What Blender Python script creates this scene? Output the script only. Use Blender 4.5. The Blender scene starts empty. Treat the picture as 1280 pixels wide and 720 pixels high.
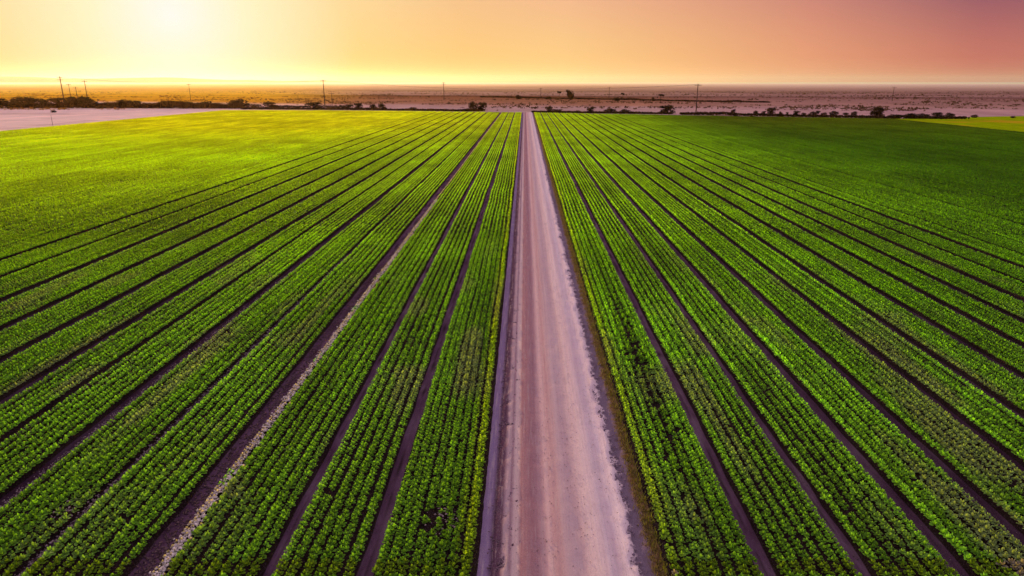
import bpy, math, random
import numpy as np
from mathutils import Vector

SC = bpy.context.scene
COL = SC.collection
R = math.radians
rng = np.random.default_rng(11)
random.seed(5)

# ------------------------------------------------------------------ camera
H = 10.0                      # drone height in metres
PITCH = R(16.8)
YAW = R(1.03)
F = 853.0 / 1280.0
CT = math.cos(PITCH)
K = H / CT                    # lateral metres per unit of image slope
SUN_EL = R(4.4)
SUN_AZ = R(26.0)              # to the left of +Y
SUN = Vector((-math.sin(SUN_AZ) * math.cos(SUN_EL), math.cos(SUN_AZ) * math.cos(SUN_EL), math.sin(SUN_EL)))
PLAIN_Z = -0.30

cam_d = bpy.data.cameras.new("camera")
cam = bpy.data.objects.new("camera", cam_d)
COL.objects.link(cam)
cam.location = (0, 0, H)
cam.rotation_euler = (R(90) - PITCH, 0, YAW)
cam_d.sensor_width = 36
cam_d.lens = 36 * F
cam_d.clip_start = 0.1
cam_d.clip_end = 60000
SC.camera = cam
SC.view_settings.view_transform = 'Standard'
SC.view_settings.look = 'None'
SC.view_settings.exposure = 0
SC.cycles.max_bounces = 5
SC.cycles.diffuse_bounces = 2
SC.cycles.transmission_bounces = 3
SC.cycles.volume_bounces = 0
SC.cycles.transparent_max_bounces = 4
SC.cycles.use_denoising = True


def spot(px, dy):
    """Ground position (X, Y) of a thing surveyed at image column px whose foot is dy below the horizon."""
    zc = 853.0 * H / (CT * dy)
    return (px - 656.0) / dy * K, (zc - H * math.sin(PITCH)) / CT


# ------------------------------------------------------------------ helpers
def lin(hexs):
    hexs = hexs.lstrip('#')
    out = []
    for i in (0, 2, 4):
        c = int(hexs[i:i + 2], 16) / 255
        out.append(c / 12.92 if c <= 0.04045 else ((c + 0.055) / 1.055) ** 2.4)
    return tuple(out)


def tag(o, label=None, cat=None, group=None, kind=None):
    if label: o['label'] = label
    if cat: o['category'] = cat
    if group: o['group'] = group
    if kind: o['kind'] = kind
    return o


def obj(name, me, mat=None, parent=None):
    o = bpy.data.objects.new(name, me)
    if mat is not None and len(me.materials) == 0:
        me.materials.append(mat)
    COL.objects.link(o)
    if parent is not None:
        o.parent = parent
    return o


def np_mesh(name, V, Q, colors=None, smooth=False):
    """mesh from numpy vertices (n,3) and quads (m,4) or tris (m,3)"""
    me = bpy.data.meshes.new(name)
    V = np.ascontiguousarray(V, dtype=np.float32)
    Q = np.ascontiguousarray(Q, dtype=np.int32)
    k = Q.shape[1]
    me.vertices.add(len(V)); me.vertices.foreach_set('co', V.ravel())
    me.loops.add(Q.size); me.loops.foreach_set('vertex_index', Q.ravel())
    me.polygons.add(len(Q))
    me.polygons.foreach_set('loop_start', np.arange(0, Q.size, k, dtype=np.int32))
    me.polygons.foreach_set('loop_total', np.full(len(Q), k, dtype=np.int32))
    if smooth:
        me.polygons.foreach_set('use_smooth', np.ones(len(Q), dtype=bool))
    if colors is not None:
        a = me.attributes.new('tint', 'FLOAT_COLOR', 'POINT')
        c = np.ones((len(V), 4), dtype=np.float32); c[:, :3] = colors
        a.data.foreach_set('color', c.ravel())
    me.update(calc_edges=True)
    return me


def vnoise(x, y, cell, seed):
    """smooth value noise in 0..1"""
    g = np.random.default_rng(seed).random((256, 256))
    u = np.asarray(x) / cell + 1000.3; v = np.asarray(y) / cell + 1000.7
    i = np.floor(u).astype(int); j = np.floor(v).astype(int)
    fu = u - i; fv = v - j
    fu = fu * fu * (3 - 2 * fu); fv = fv * fv * (3 - 2 * fv)
    a = g[i % 256, j % 256]; b = g[(i + 1) % 256, j % 256]
    c = g[i % 256, (j + 1) % 256]; d = g[(i + 1) % 256, (j + 1) % 256]
    return (a * (1 - fu) + b * fu) * (1 - fv) + (c * (1 - fu) + d * fu) * fv


class NT:
    """small helper for node trees"""
    def __init__(self, name):
        self.m = bpy.data.materials.new(name); self.m.use_nodes = True
        self.t = self.m.node_tree; self.t.nodes.clear()
        self.out = self.t.nodes.new('ShaderNodeOutputMaterial')

    def n(self, typ, **kw):
        nd = self.t.nodes.new(typ)
        for k, v in kw.items():
            if k.startswith('i_'):
                key = k[2:]
                key = int(key) if key.isdigit() else key.replace('_', ' ')
                self.put(nd.inputs[key], v)
            else:
                setattr(nd, k, v)
        return nd

    def put(self, sock, v):
        if isinstance(v, bpy.types.NodeSocket):
            self.t.links.new(v, sock)
        elif isinstance(v, (tuple, list)) and len(v) == 3 and sock.type == 'RGBA':
            sock.default_value = (*v, 1)
        else:
            sock.default_value = v

    def math(self, op, a, b=0.0, c=0.0, clamp=False):
        nd = self.t.nodes.new('ShaderNodeMath'); nd.operation = op; nd.use_clamp = clamp
        self.put(nd.inputs[0], a); self.put(nd.inputs[1], b); self.put(nd.inputs[2], c)
        return nd.outputs[0]

    def mix(self, f, a, b, blend='MIX'):
        nd = self.t.nodes.new('ShaderNodeMix'); nd.data_type = 'RGBA'; nd.blend_type = blend
        self.put(nd.inputs[0], f); self.put(nd.inputs[6], a); self.put(nd.inputs[7], b)
        return nd.outputs[2]

    def ramp(self, fac, stops, interp='LINEAR'):
        nd = self.t.nodes.new('ShaderNodeValToRGB')
        cr = nd.color_ramp; cr.interpolation = interp
        while len(cr.elements) < len(stops): cr.elements.new(0.5)
        for e, (p, c) in zip(cr.elements, stops):
            e.position = p; e.color = (*c, 1) if len(c) == 3 else c
        self.put(nd.inputs[0], fac)
        return nd.outputs[0]

    def noise(self, vec, scale, detail=4, rough=0.55, dist=0.0):
        nd = self.n('ShaderNodeTexNoise')
        nd.inputs['Scale'].default_value = scale; nd.inputs['Detail'].default_value = detail
        nd.inputs['Roughness'].default_value = rough; nd.inputs['Distortion'].default_value = dist
        self.put(nd.inputs['Vector'], vec)
        return nd.outputs[0]

    def smooth(self, v, lo, hi):
        nd = self.n('ShaderNodeMapRange', interpolation_type='SMOOTHSTEP')
        self.put(nd.inputs[0], v); self.put(nd.inputs[1], lo); self.put(nd.inputs[2], hi)
        return nd.outputs[0]

    def pos(self):
        return self.n('ShaderNodeNewGeometry').outputs['Position']

    def scaled(self, vec, s):
        nd = self.n('ShaderNodeVectorMath', operation='MULTIPLY')
        self.put(nd.inputs[0], vec); nd.inputs[1].default_value = s
        return nd.outputs[0]

    def surf(self, col, rough=0.9, bump=None, bstr=0.5, bdist=0.05, spec=0.0):
        p = self.n('ShaderNodeBsdfPrincipled')
        self.put(p.inputs['Base Color'], col); self.put(p.inputs['Roughness'], rough)
        p.inputs['Specular IOR Level'].default_value = spec
        if bump is not None:
            b = self.n('ShaderNodeBump'); b.inputs['Strength'].default_value = bstr
            b.inputs['Distance'].default_value = bdist
            self.put(b.inputs['Height'], bump)
            self.t.links.new(b.outputs[0], p.inputs['Normal'])
        self.t.links.new(p.outputs[0], self.out.inputs[0])
        return self.m


# ------------------------------------------------------------------ world
w = bpy.data.worlds.new("World"); SC.world = w; w.use_nodes = True
nt = w.node_tree; nt.nodes.clear()


class WT(NT):
    def __init__(self):
        self.t = nt; self.out = nt.nodes.new('ShaderNodeOutputWorld')


W = WT()
gen = W.n('ShaderNodeTexCoord').outputs['Generated']
sep = W.n('ShaderNodeSeparateXYZ', i_0=gen)
elev = W.math('ARCSINE', sep.outputs[2])                      # radians
dot = W.n('ShaderNodeVectorMath', operation='DOT_PRODUCT'); W.put(dot.inputs[0], gen); dot.inputs[1].default_value = tuple(SUN)
ang = W.math('ARCCOSINE', dot.outputs['Value'])
ang90 = W.math('DIVIDE', ang, R(120), clamp=True)
A = lambda d: d / 120.0
high = W.ramp(ang90, [(A(0), (1.0, .88, .90)), (A(5), lin('#faecc6')), (A(12), lin('#f0d49c')), (A(21), lin('#eebd8c')),
                      (A(29), lin('#efb48e')), (A(37), lin('#e09f83')), (A(47), lin('#c47e77')), (A(57), lin('#804e68')), (A(110), lin('#5b4a68'))])
low = W.ramp(ang90, [(A(0), (1.0, .86, .80)), (A(6), (.94, .79, .50)), (A(13), lin('#eecf86')), (A(21), lin('#f2c87e')),
                     (A(29), lin('#f7cb84')), (A(38), lin('#f4b97d')), (A(47), lin('#e99f76')), (A(58), lin('#c87666')), (A(110), lin('#a07078'))])
fh = W.smooth(elev, R(0.5), R(8.0))
lowhigh = W.mix(fh, low, high)
dome = W.ramp(ang90, [(A(0), (1.0, .95, .74)), (A(40), (.92, .76, .74)), (A(75), (.76, .62, .76)), (A(120), (.50, .43, .62))])
fd = W.smooth(elev, R(7.0), R(30.0))
skyc = W.mix(fd, lowhigh, dome)
nish = W.n('ShaderNodeTexSky', sky_type='NISHITA', sun_disc=False, sun_elevation=SUN_EL, sun_rotation=-SUN_AZ,
           altitude=50.0, air_density=1.2, dust_density=4.0, ozone_density=1.5)
bg1 = W.n('ShaderNodeBackground', i_0=skyc, i_1=1.0)
bg2 = W.n('ShaderNodeBackground', i_0=nish.outputs[0], i_1=0.0025)
add = W.n('ShaderNodeAddShader', i_0=bg1.outputs[0], i_1=bg2.outputs[0])
nt.links.new(add.outputs[0], W.out.inputs[0])

ld = bpy.data.lights.new("sun", 'SUN'); ld.energy = 4.6; ld.angle = R(0.6); ld.color = (1.0, .74, .36)
lo = bpy.data.objects.new("sun", ld); COL.objects.link(lo)
lo.rotation_euler = SUN.to_track_quat('Z', 'Y').to_euler()
lo.location = SUN * 200

# ------------------------------------------------------------------ layout of the beds (metres across the field, x)
LW = [(-.322, .44), (-.52, .38), (-.782, .62), (-1.02, .36), (-1.24, .60), (-1.45, .34), (-1.63, .62), (-1.87, .62),
      (-2.11, .60), (-2.38, .66), (-2.67, .50), (-2.92, .72)]
RW = [(.504 + .1975 * k, [.46, .42, .48, .50, .52, .54, .56, .58, .60, .60, .50, .66][k]) for k in range(12)]
fur = [(s * K, wd) for s, wd in LW + RW]
XL, XR = -110.0, 103.0
CROP_L, CROP_R = -.107 * K, .305 * K
x = -2.92 * K - 2.3
k = 0
while x > XL + 1:
    fur.append((x, .22 if k % 4 else .34)); x -= 2.25; k += 1
x = (.504 + .1975 * 12) * K
k = 0
while x < XR - 1:
    fur.append((x, .28 if k % 3 else .38)); x += 2.06; k += 1
fur.sort()


def y_end(X):
    X = np.asarray(X, dtype=float)
    return np.where(X < 0, np.minimum(241 - .20 * X, 256), 241 - .46 * X + .0006 * X * X)


Y0 = 6.0


def bed_list(lo_, hi_):
    fs = [f for f in fur if lo_ < f[0] < hi_]
    edges, a = [], lo_
    for c, wd in fs:
        edges.append((a, c - wd / 2)); a = c + wd / 2
    edges.append((a, hi_))
    return edges


beds = bed_list(XL, CROP_L) + bed_list(CROP_R, XR)
rows = []                        # (x, bed index, row in bed, rows in bed)
for bi, (a, b) in enumerate(beds):
    wd = b - a
    if wd < .3: continue
    n = max(2, int(round((wd - .16) / .285)) + 1)
    for r in range(n):
        rows.append((a + .08 + (wd - .16) * r / (n - 1), bi, r, n))

# ------------------------------------------------------------------ soil sheets with furrows
def soil_sheet(name, lo_, hi_, mat):
    xs, zs = [], []
    def put(x_, z_): xs.append(x_); zs.append(z_)
    put(lo_ - .55, PLAIN_Z - .03); put(lo_ - .12, -.06)
    fs = [f for f in fur if lo_ < f[0] < hi_]
    rr = [r[0] for r in rows if lo_ < r[0] < hi_ and abs(r[0]) < 34]
    pts = []
    for c, wd in fs:
        dpt = (.24 if abs(c) > 9 else .16) if wd > .3 else .12
        pts += [(c - wd / 2 - .03, .0), (c - wd / 2 + .07, -dpt), (c, -dpt + .025), (c + wd / 2 - .07, -dpt), (c + wd / 2 + .03, .0)]
    taken = [(c - wd / 2 - .05, c + wd / 2 + .05) for c, wd in fs]
    for r in rr:
        if not any(a < r < b for a, b in taken):
            pts.append((r, .035))
    for r1, r2 in zip(rr[:-1], rr[1:]):
        m = (r1 + r2) / 2
        if r2 - r1 < .5 and not any(a < m < b for a, b in taken):
            pts.append((m, -.09))
    for p in sorted(pts): put(*p)
    put(hi_ + .12, -.06); put(hi_ + .55, PLAIN_Z - .03)
    xs, zs = np.array(xs), np.array(zs)
    t = np.concatenate([np.linspace(0, .3, 150), np.linspace(.3, 1, 90)[1:]])
    Yg = Y0 + (y_end(xs)[:, None] - Y0) * t[None, :]
    Xg = np.repeat(xs[:, None], len(t), 1)
    Zg = np.repeat(zs[:, None], len(t), 1).copy()
    inner = (np.arange(len(xs)) > 1) & (np.arange(len(xs)) < len(xs) - 2)
    Xg = Xg + inner[:, None] * (vnoise(Xg, Yg, 1.3, 3) - .5) * .07
    Zg = Zg + inner[:, None] * (vnoise(Xg * 5, Yg, .7, 4) - .5) * .035
    Zg[:, -1] = PLAIN_Z - .03
    n1, n2 = Xg.shape
    V = np.stack([Xg, Yg, Zg], -1).reshape(-1, 3)
    i, j = np.meshgrid(np.arange(n1 - 1), np.arange(n2 - 1), indexing='ij')
    a = (i * n2 + j).ravel()
    Q = np.stack([a, a + n2, a + n2 + 1, a + 1], -1)
    o = obj(name, np_mesh(name, V, Q, smooth=True), mat)
    tag(o, kind='structure')
    return o


S = NT('shaded_soil')
p = S.pos()
n1 = S.noise(S.scaled(p, (1, .25, 1)), 2.2, 6, .6)
n2 = S.noise(p, 26, 5, .7)
col = S.ramp(n1, [(.3, (.030, .011, .024)), (.5, (.056, .024, .048)), (.7, (.098, .052, .086))])
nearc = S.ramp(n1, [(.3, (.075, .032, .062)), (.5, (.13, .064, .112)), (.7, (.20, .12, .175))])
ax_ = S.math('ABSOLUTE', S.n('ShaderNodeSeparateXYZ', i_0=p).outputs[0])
col = S.mix(S.smooth(ax_, 14, 7), col, nearc)  # outer furrows get a darker soil colour in place of shade
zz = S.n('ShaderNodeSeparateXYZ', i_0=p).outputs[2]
col = S.mix(S.smooth(zz, -.115, -.15), S.mix(1.0, S.ramp(n1, [(.3, (.012, .007, .006)), (.7, (.032, .019, .016))]), (1, 1, 1), 'MULTIPLY'), col)  # shade between rows and on furrow walls put into the soil colour
col = S.mix(S.math('MULTIPLY', S.smooth(n2, .45, .75), .5), col, (.14, .085, .11))
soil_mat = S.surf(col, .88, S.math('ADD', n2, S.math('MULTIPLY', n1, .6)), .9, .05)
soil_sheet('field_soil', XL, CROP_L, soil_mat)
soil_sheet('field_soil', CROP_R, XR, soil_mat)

# ------------------------------------------------------------------ road between the two fields
S = NT('road_dirt')
p = S.pos()
sx = S.n('ShaderNodeSeparateXYZ', i_0=p)
X_ = sx.outputs[0]
streak = S.noise(S.scaled(p, (1, .018, 1)), 5.5, 5, .6)
streak2 = S.noise(S.scaled(p, (1, .05, 1)), 14, 3, .6)
fine = S.noise(p, 38, 7, .78)
mid = S.noise(S.scaled(p, (1, .4, 1)), 1.6, 5, .6)
ragged = S.math('ADD', S.math('MULTIPLY', S.math('SUBTRACT', S.noise(S.scaled(p, (.7, 1, 1)), 2.6, 6, .72), .5), .75), X_)
# cross profile by lateral position (metres)
xr = S.math('DIVIDE', S.math('ADD', X_, 1.2), 5.0, clamp=True)
P_ = lambda m: (m + 1.2) / 5.0
base = S.ramp(xr, [(P_(-1.15), (.05, .024, .05)), (P_(-1.0), (.15, .092, .17)), (P_(-.76), (.17, .108, .19)), (P_(-.66), (.055, .022, .042)),
                   (P_(-.50), (.09, .04, .06)), (P_(-.42), (.32, .20, .21)), (P_(-.34), (.36, .235, .235)), (P_(-.29), (.24, .13, .15)), (P_(-.22), (.45, .31, .29)), (P_(-.12), (.44, .30, .28)), (P_(-.04), (.24, .115, .125)),
                   (P_(.35), (.26, .13, .14)), (P_(.60), (.42, .26, .26)), (P_(.78), (.34, .195, .20)), (P_(1.05), (.43, .285, .28)),
                   (P_(1.3), (.41, .27, .27)), (P_(1.7), (.48, .34, .345)), (P_(2.4), (.52, .385, .40))])
base = S.mix(1.0, base, (1.56, 1.62, 1.66), 'MULTIPLY')
base = S.mix(S.smooth(streak, .30, .72), S.mix(1.0, base, (.90, .84, .85), 'MULTIPLY'), base)
base = S.mix(S.math('MULTIPLY', S.smooth(streak2, .5, .7), .35), base, (.56, .42, .41))
base = S.mix(S.math('MULTIPLY', S.smooth(mid, .55, .75), .35), base, (.33, .23, .27))
base = S.mix(S.math('MULTIPLY', S.smooth(fine, .52, .68), .55), base, (.60, .46, .44))
base = S.mix(S.math('MULTIPLY', S.smooth(fine, .46, .34), .6), base, (.17, .11, .13))
blot = S.noise(p, 5.5, 6, .72)
base = S.mix(S.math('MULTIPLY', S.smooth(blot, .54, .66), .28), base, S.mix(1.0, base, (.70, .62, .68), 'MULTIPLY'))
base = S.mix(S.math('MULTIPLY', S.smooth(blot, .46, .36), .28), base, S.mix(1.0, base, (1.22, 1.24, 1.24), 'MULTIPLY'))
edge = S.smooth(ragged, 2.47, 2.60)
base = S.mix(edge, base, S.ramp(fine, [(.35, (.12, .075, .115)), (.65, (.27, .19, .25))]))
verge = S.smooth(ragged, 2.72, 2.92)
base = S.mix(verge, base, S.ramp(fine, [(.35, (.10, .05, .02)), (.65, (.24, .14, .07))]))
hgt = S.math('ADD', S.math('MULTIPLY', streak, 1.2), S.math('MULTIPLY', fine, .55))
road_mat = S.surf(base, .92, hgt, .7, .06)

xs = np.concatenate([[CROP_L - .12, CROP_L + .02], np.linspace(CROP_L + .1, CROP_R - .1, 54), [CROP_R - .02, CROP_R + .12]])
ys = np.concatenate([np.arange(Y0, 60, .22), np.arange(60, 243, 1.2), [243.0, 243.6]])
Xg, Yg = np.meshgrid(xs, ys, indexing='ij')
Zg = -.03 + 0 * Xg
Zg += np.where(Xg < -.66, -.07, 0) + np.where((Xg > -.66) & (Xg < -.32), .02 + .13 * (vnoise(Xg, Yg, .13, 8) - .4), 0)
Zg += .025 * np.sin(Xg * 7.5 + .8) * (Xg > -.3) * (Xg < 2.4)
rag = Xg + (vnoise(Xg, Yg, .35, 9) - .5) * .30
Zg += np.where(rag > 2.48, -.07, .02) + (vnoise(Xg, Yg, .25, 10) - .5) * .02
Zg += np.where(rag > 2.8, .05, 0)
Zg[0] = -.09; Zg[-1] = -.09
Zg[:, -1] = PLAIN_Z - .02
n1_, n2_ = Xg.shape
V = np.stack([Xg, Yg, Zg], -1).reshape(-1, 3)
i, j = np.meshgrid(np.arange(n1_ - 1), np.arange(n2_ - 1), indexing='ij')
a = (i * n2_ + j).ravel()
Q = np.stack([a, a + n2_, a + n2_ + 1, a + 1], -1)
tag(obj('dirt_road', np_mesh('dirt_road', V, Q, smooth=True), road_mat), kind='structure')

# ------------------------------------------------------------------ the plain, one sheet to the horizon
S = NT('dry_plain')
p = S.pos()
sx = S.n('ShaderNodeSeparateXYZ', i_0=p)
X_, Y_ = sx.outputs[0], sx.outputs[1]
wob = S.math('MULTIPLY', S.math('SUBTRACT', S.noise(S.scaled(p, (.35, 1, 1)), .012, 3, .5), .5), 60)
yy = S.math('ADD', S.math('ADD', Y_, S.math('MULTIPLY', X_, .25)), wob)
yf = S.math('DIVIDE', yy, 4000, clamp=True)
D = lambda m: m / 4000.0
band = S.ramp(yf, [(D(0), (.46, .30, .31)), (D(262), (.45, .29, .28)), (D(318), (.44, .26, .23)), (D(335), (.34, .16, .10)), (D(470), (.24, .10, .05)),
                   (D(545), (.13, .055, .035)), (D(575), (.34, .20, .15)), (D(760), (.32, .19, .15)), (D(800), (.18, .095, .075)), (D(1100), (.30, .18, .14)),
                   (D(1500), (.26, .15, .11)), (D(2400), (.42, .27, .20)), (D(4000), (.50, .34, .27))])
# the country to the right is darker and more purple
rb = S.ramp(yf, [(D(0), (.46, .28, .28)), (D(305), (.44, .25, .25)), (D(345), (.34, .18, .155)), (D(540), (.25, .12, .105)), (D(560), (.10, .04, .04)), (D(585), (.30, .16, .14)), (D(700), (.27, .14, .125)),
                 (D(760), (.19, .095, .09)), (D(1000), (.25, .135, .13)), (D(1700), (.40, .25, .23)), (D(4000), (.62, .42, .38))])  # paler far stops paint horizon haze into the ground
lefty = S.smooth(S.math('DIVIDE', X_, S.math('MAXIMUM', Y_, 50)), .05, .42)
gold = S.ramp(yf, [(D(0), (.88, .62, .50)), (D(300), (.80, .54, .50)), (D(330), (.72, .34, .02)), (D(600), (.86, .50, .03)), (D(900), (.72, .38, .03)), (D(1300), (.85, .50, .05)), (D(4000), (.5, .24, .05))])  # golden sun haze put into the ground colour on the left
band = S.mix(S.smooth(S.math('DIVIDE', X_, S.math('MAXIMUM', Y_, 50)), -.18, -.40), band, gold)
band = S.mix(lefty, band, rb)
pat = S.noise(S.scaled(p, (.25, 1, 1)), .035, 5, .6)
band = S.mix(S.math('MULTIPLY', S.smooth(pat, .5, .68), .45), band, S.mix(1.0, band, (.55, .48, .48), 'MULTIPLY'))
pat2 = S.noise(S.scaled(p, (.4, 1, 1)), .22, 5, .65)
band = S.mix(S.math('MULTIPLY', S.smooth(pat2, .56, .7), .5), band, S.mix(1.0, band, (.45, .38, .34), 'MULTIPLY'))
band = S.mix(S.math('MULTIPLY', S.smooth(pat2, .5, .36), .4), band, S.mix(1.0, band, (1.35, 1.3, 1.25), 'MULTIPLY'))
pat3 = S.noise(S.scaled(p, (1, .22, 1)), .045, 6, .68)
band = S.mix(S.math('MULTIPLY', S.smooth(pat3, .52, .64), .38), band, S.mix(1.0, band, (.58, .52, .50), 'MULTIPLY'))
band = S.mix(S.math('MULTIPLY', S.smooth(pat3, .46, .36), .45), band, S.mix(1.0, band, (1.4, 1.35, 1.3), 'MULTIPLY'))
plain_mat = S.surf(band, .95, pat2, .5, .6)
bx = [-30000, -9000, -3000, -1000, -400, -200, -100, 0, 100, 200, 400, 1000, 3000, 9000, 30000]
by = [-2000, -200, 0, 100, 200, 300, 400, 700, 1500, 3500, 9000, 30000]
V = np.array([(a_, b_, PLAIN_Z) for a_ in bx for b_ in by])
Q = np.array([(i * len(by) + j, (i + 1) * len(by) + j, (i + 1) * len(by) + j + 1, i * len(by) + j + 1) for i in range(len(bx) - 1) for j in range(len(by) - 1)])
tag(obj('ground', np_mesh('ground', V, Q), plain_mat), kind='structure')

# pale farm track along the far end of the fields
S = NT('track_dust')
p = S.pos()
nn = S.noise(p, .5, 5, .6)
track_mat = S.surf(S.ramp(nn, [(.3, (.20, .13, .09)), (.7, (.36, .26, .20))]), .95)
tx = np.linspace(-112, 112, 60)
ye = y_end(tx)
V = np.concatenate([np.stack([tx, ye + 1.2, 0 * tx + PLAIN_Z + .03], -1), np.stack([tx, ye + 6.0, 0 * tx + PLAIN_Z + .03], -1)])
Q = np.array([(i, i + 1, 61 + i, 60 + i) for i in range(59)])
tag(obj('farm_track', np_mesh('farm_track', V, Q), track_mat), kind='structure')

# low hills far away
S = NT('hazed_hill')
p = S.pos()
hill_mat = S.surf(S.ramp(S.noise(p, .004, 5, .6), [(.3, (.80, .66, .26)), (.7, (.88, .72, .30))]), 1.0)  # bright haze tone put into the hill colour, close to the sky
th = np.linspace(R(-75), R(75), 300)
rr = np.array([5200, 5700, 6200, 6900, 7600])
prof = np.array([0, .55, 1, .6, 0])
Th, Rr = np.meshgrid(th, rr, indexing='ij')
hh = 5 + 36 * np.clip((R(-12) - Th) / R(14), 0, 1) * (.45 + .8 * vnoise(Th * 10, 0 * Th, .9, 21)) + 9 * vnoise(Th * 10, Rr / 900, .4, 22)
Zh = PLAIN_Z - 1 + hh * prof[None, :]
V = np.stack([np.sin(Th) * Rr, np.cos(Th) * Rr, Zh], -1).reshape(-1, 3)
i, j = np.meshgrid(np.arange(299), np.arange(4), indexing='ij'); a = (i * 5 + j).ravel()
Q = np.stack([a, a + 5, a + 6, a + 1], -1)
tag(obj('hills', np_mesh('hills', V, Q, smooth=True), hill_mat), kind='structure')

# brighter young field beyond the right-hand corner
S = NT('young_crop_ground')
p = S.pos()
nn = S.noise(S.scaled(p, (1, .15, 1)), .9, 6, .6)
n3 = S.noise(p, .05, 3, .5)
c_ = S.ramp(nn, [(.3, (.16, .25, .002)), (.7, (.34, .42, .003))])
c_ = S.mix(S.smooth(n3, .5, .65), c_, (.44, .30, .01))
yf_mat = S.surf(c_, .9, nn, 1.0, .2)
V = []
for X0, ya, yb in [(104.6, 60, 205), (150, 60, 222), (230, 60, 238), (330, 60, 250)]:
    for t_ in np.linspace(0, 1, 12): V.append((X0, ya + (yb - ya) * t_, PLAIN_Z + .06))
Q = [(i * 12 + j, (i + 1) * 12 + j, (i + 1) * 12 + j + 1, i * 12 + j + 1) for i in range(3) for j in range(11)]
tag(obj('young_field', np_mesh('young_field', np.array(V), np.array(Q)), yf_mat), kind='structure')

# ------------------------------------------------------------------ crop plants
def leaf_material(name, trans=.45, rough=.65, spec=.08):
    S = NT(name)
    at = S.n('ShaderNodeAttribute', attribute_name='tint')
    p = S.pos()
    nz = S.noise(p, 9, 3, .6)
    c0 = S.mix(1.0, at.outputs['Color'], S.ramp(nz, [(.3, (.72, .74, .74)), (.7, (1.25, 1.2, 1.1))]), 'MULTIPLY')
    pr = S.n('ShaderNodeBsdfPrincipled'); S.put(pr.inputs['Base Color'], c0)
    pr.inputs['Roughness'].default_value = rough; pr.inputs['Specular IOR Level'].default_value = spec
    tr = S.n('ShaderNodeBsdfTranslucent')
    S.put(tr.inputs[0], S.mix(1.0, c0, (1.5, 1.4, .3), 'MULTIPLY'))
    mx = S.n('ShaderNodeMixShader'); mx.inputs[0].default_value = trans
    S.t.links.new(pr.outputs[0], mx.inputs[1]); S.t.links.new(tr.outputs[0], mx.inputs[2])
    S.t.links.new(mx.outputs[0], S.out.inputs[0])
    return S.m


crop_mat = leaf_material('crop_leaf')


def plant_template(nleaf, segs, seed, size=1.0):
    """rosette of leaves; returns verts, quads, shade per vertex"""
    r = random.Random(seed)
    V, Q, Cc = [], [], []
    for i in range(nleaf):
        inner = i >= nleaf * .6
        az = i * 2.399 + r.uniform(-.3, .3)
        L = r.uniform(.115, .155) * (0.75 if inner else 1.0) * size
        wd = L * r.uniform(.26, .40)
        tilt = R(r.uniform(52, 78)) if inner else R(r.uniform(18, 44))
        ca, sa = math.cos(az), math.sin(az)
        prof = [(0.0, .25), (.55, 1.0), (1.0, .45)] if segs == 2 else [(0.0, .6), (1.0, .85)]
        b = len(V)
        for (t, ww) in prof:
            d = L * t * math.cos(tilt) * (1 - .1 * t) + .012
            z = L * t * math.sin(tilt) + (.035 if not inner else .05) - (.03 * t * t if not inner else 0)
            tw = r.uniform(-.25, .25)
            for s in (-1, 1):
                lx, ly = d, s * wd * ww
                V.append((lx * ca - ly * sa, lx * sa + ly * ca, z + s * tw * wd))
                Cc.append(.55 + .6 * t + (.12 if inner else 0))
        for k_ in range(len(prof) - 1):
            Q.append((b + 2 * k_, b + 2 * k_ + 2, b + 2 * k_ + 3, b + 2 * k_ + 1))
    return np.array(V), np.array(Q), np.array(Cc)


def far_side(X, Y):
    """how strongly right-hand plants are painted darker, away from the sun"""
    return np.clip((X - 18) / 30, 0, 1)


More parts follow.
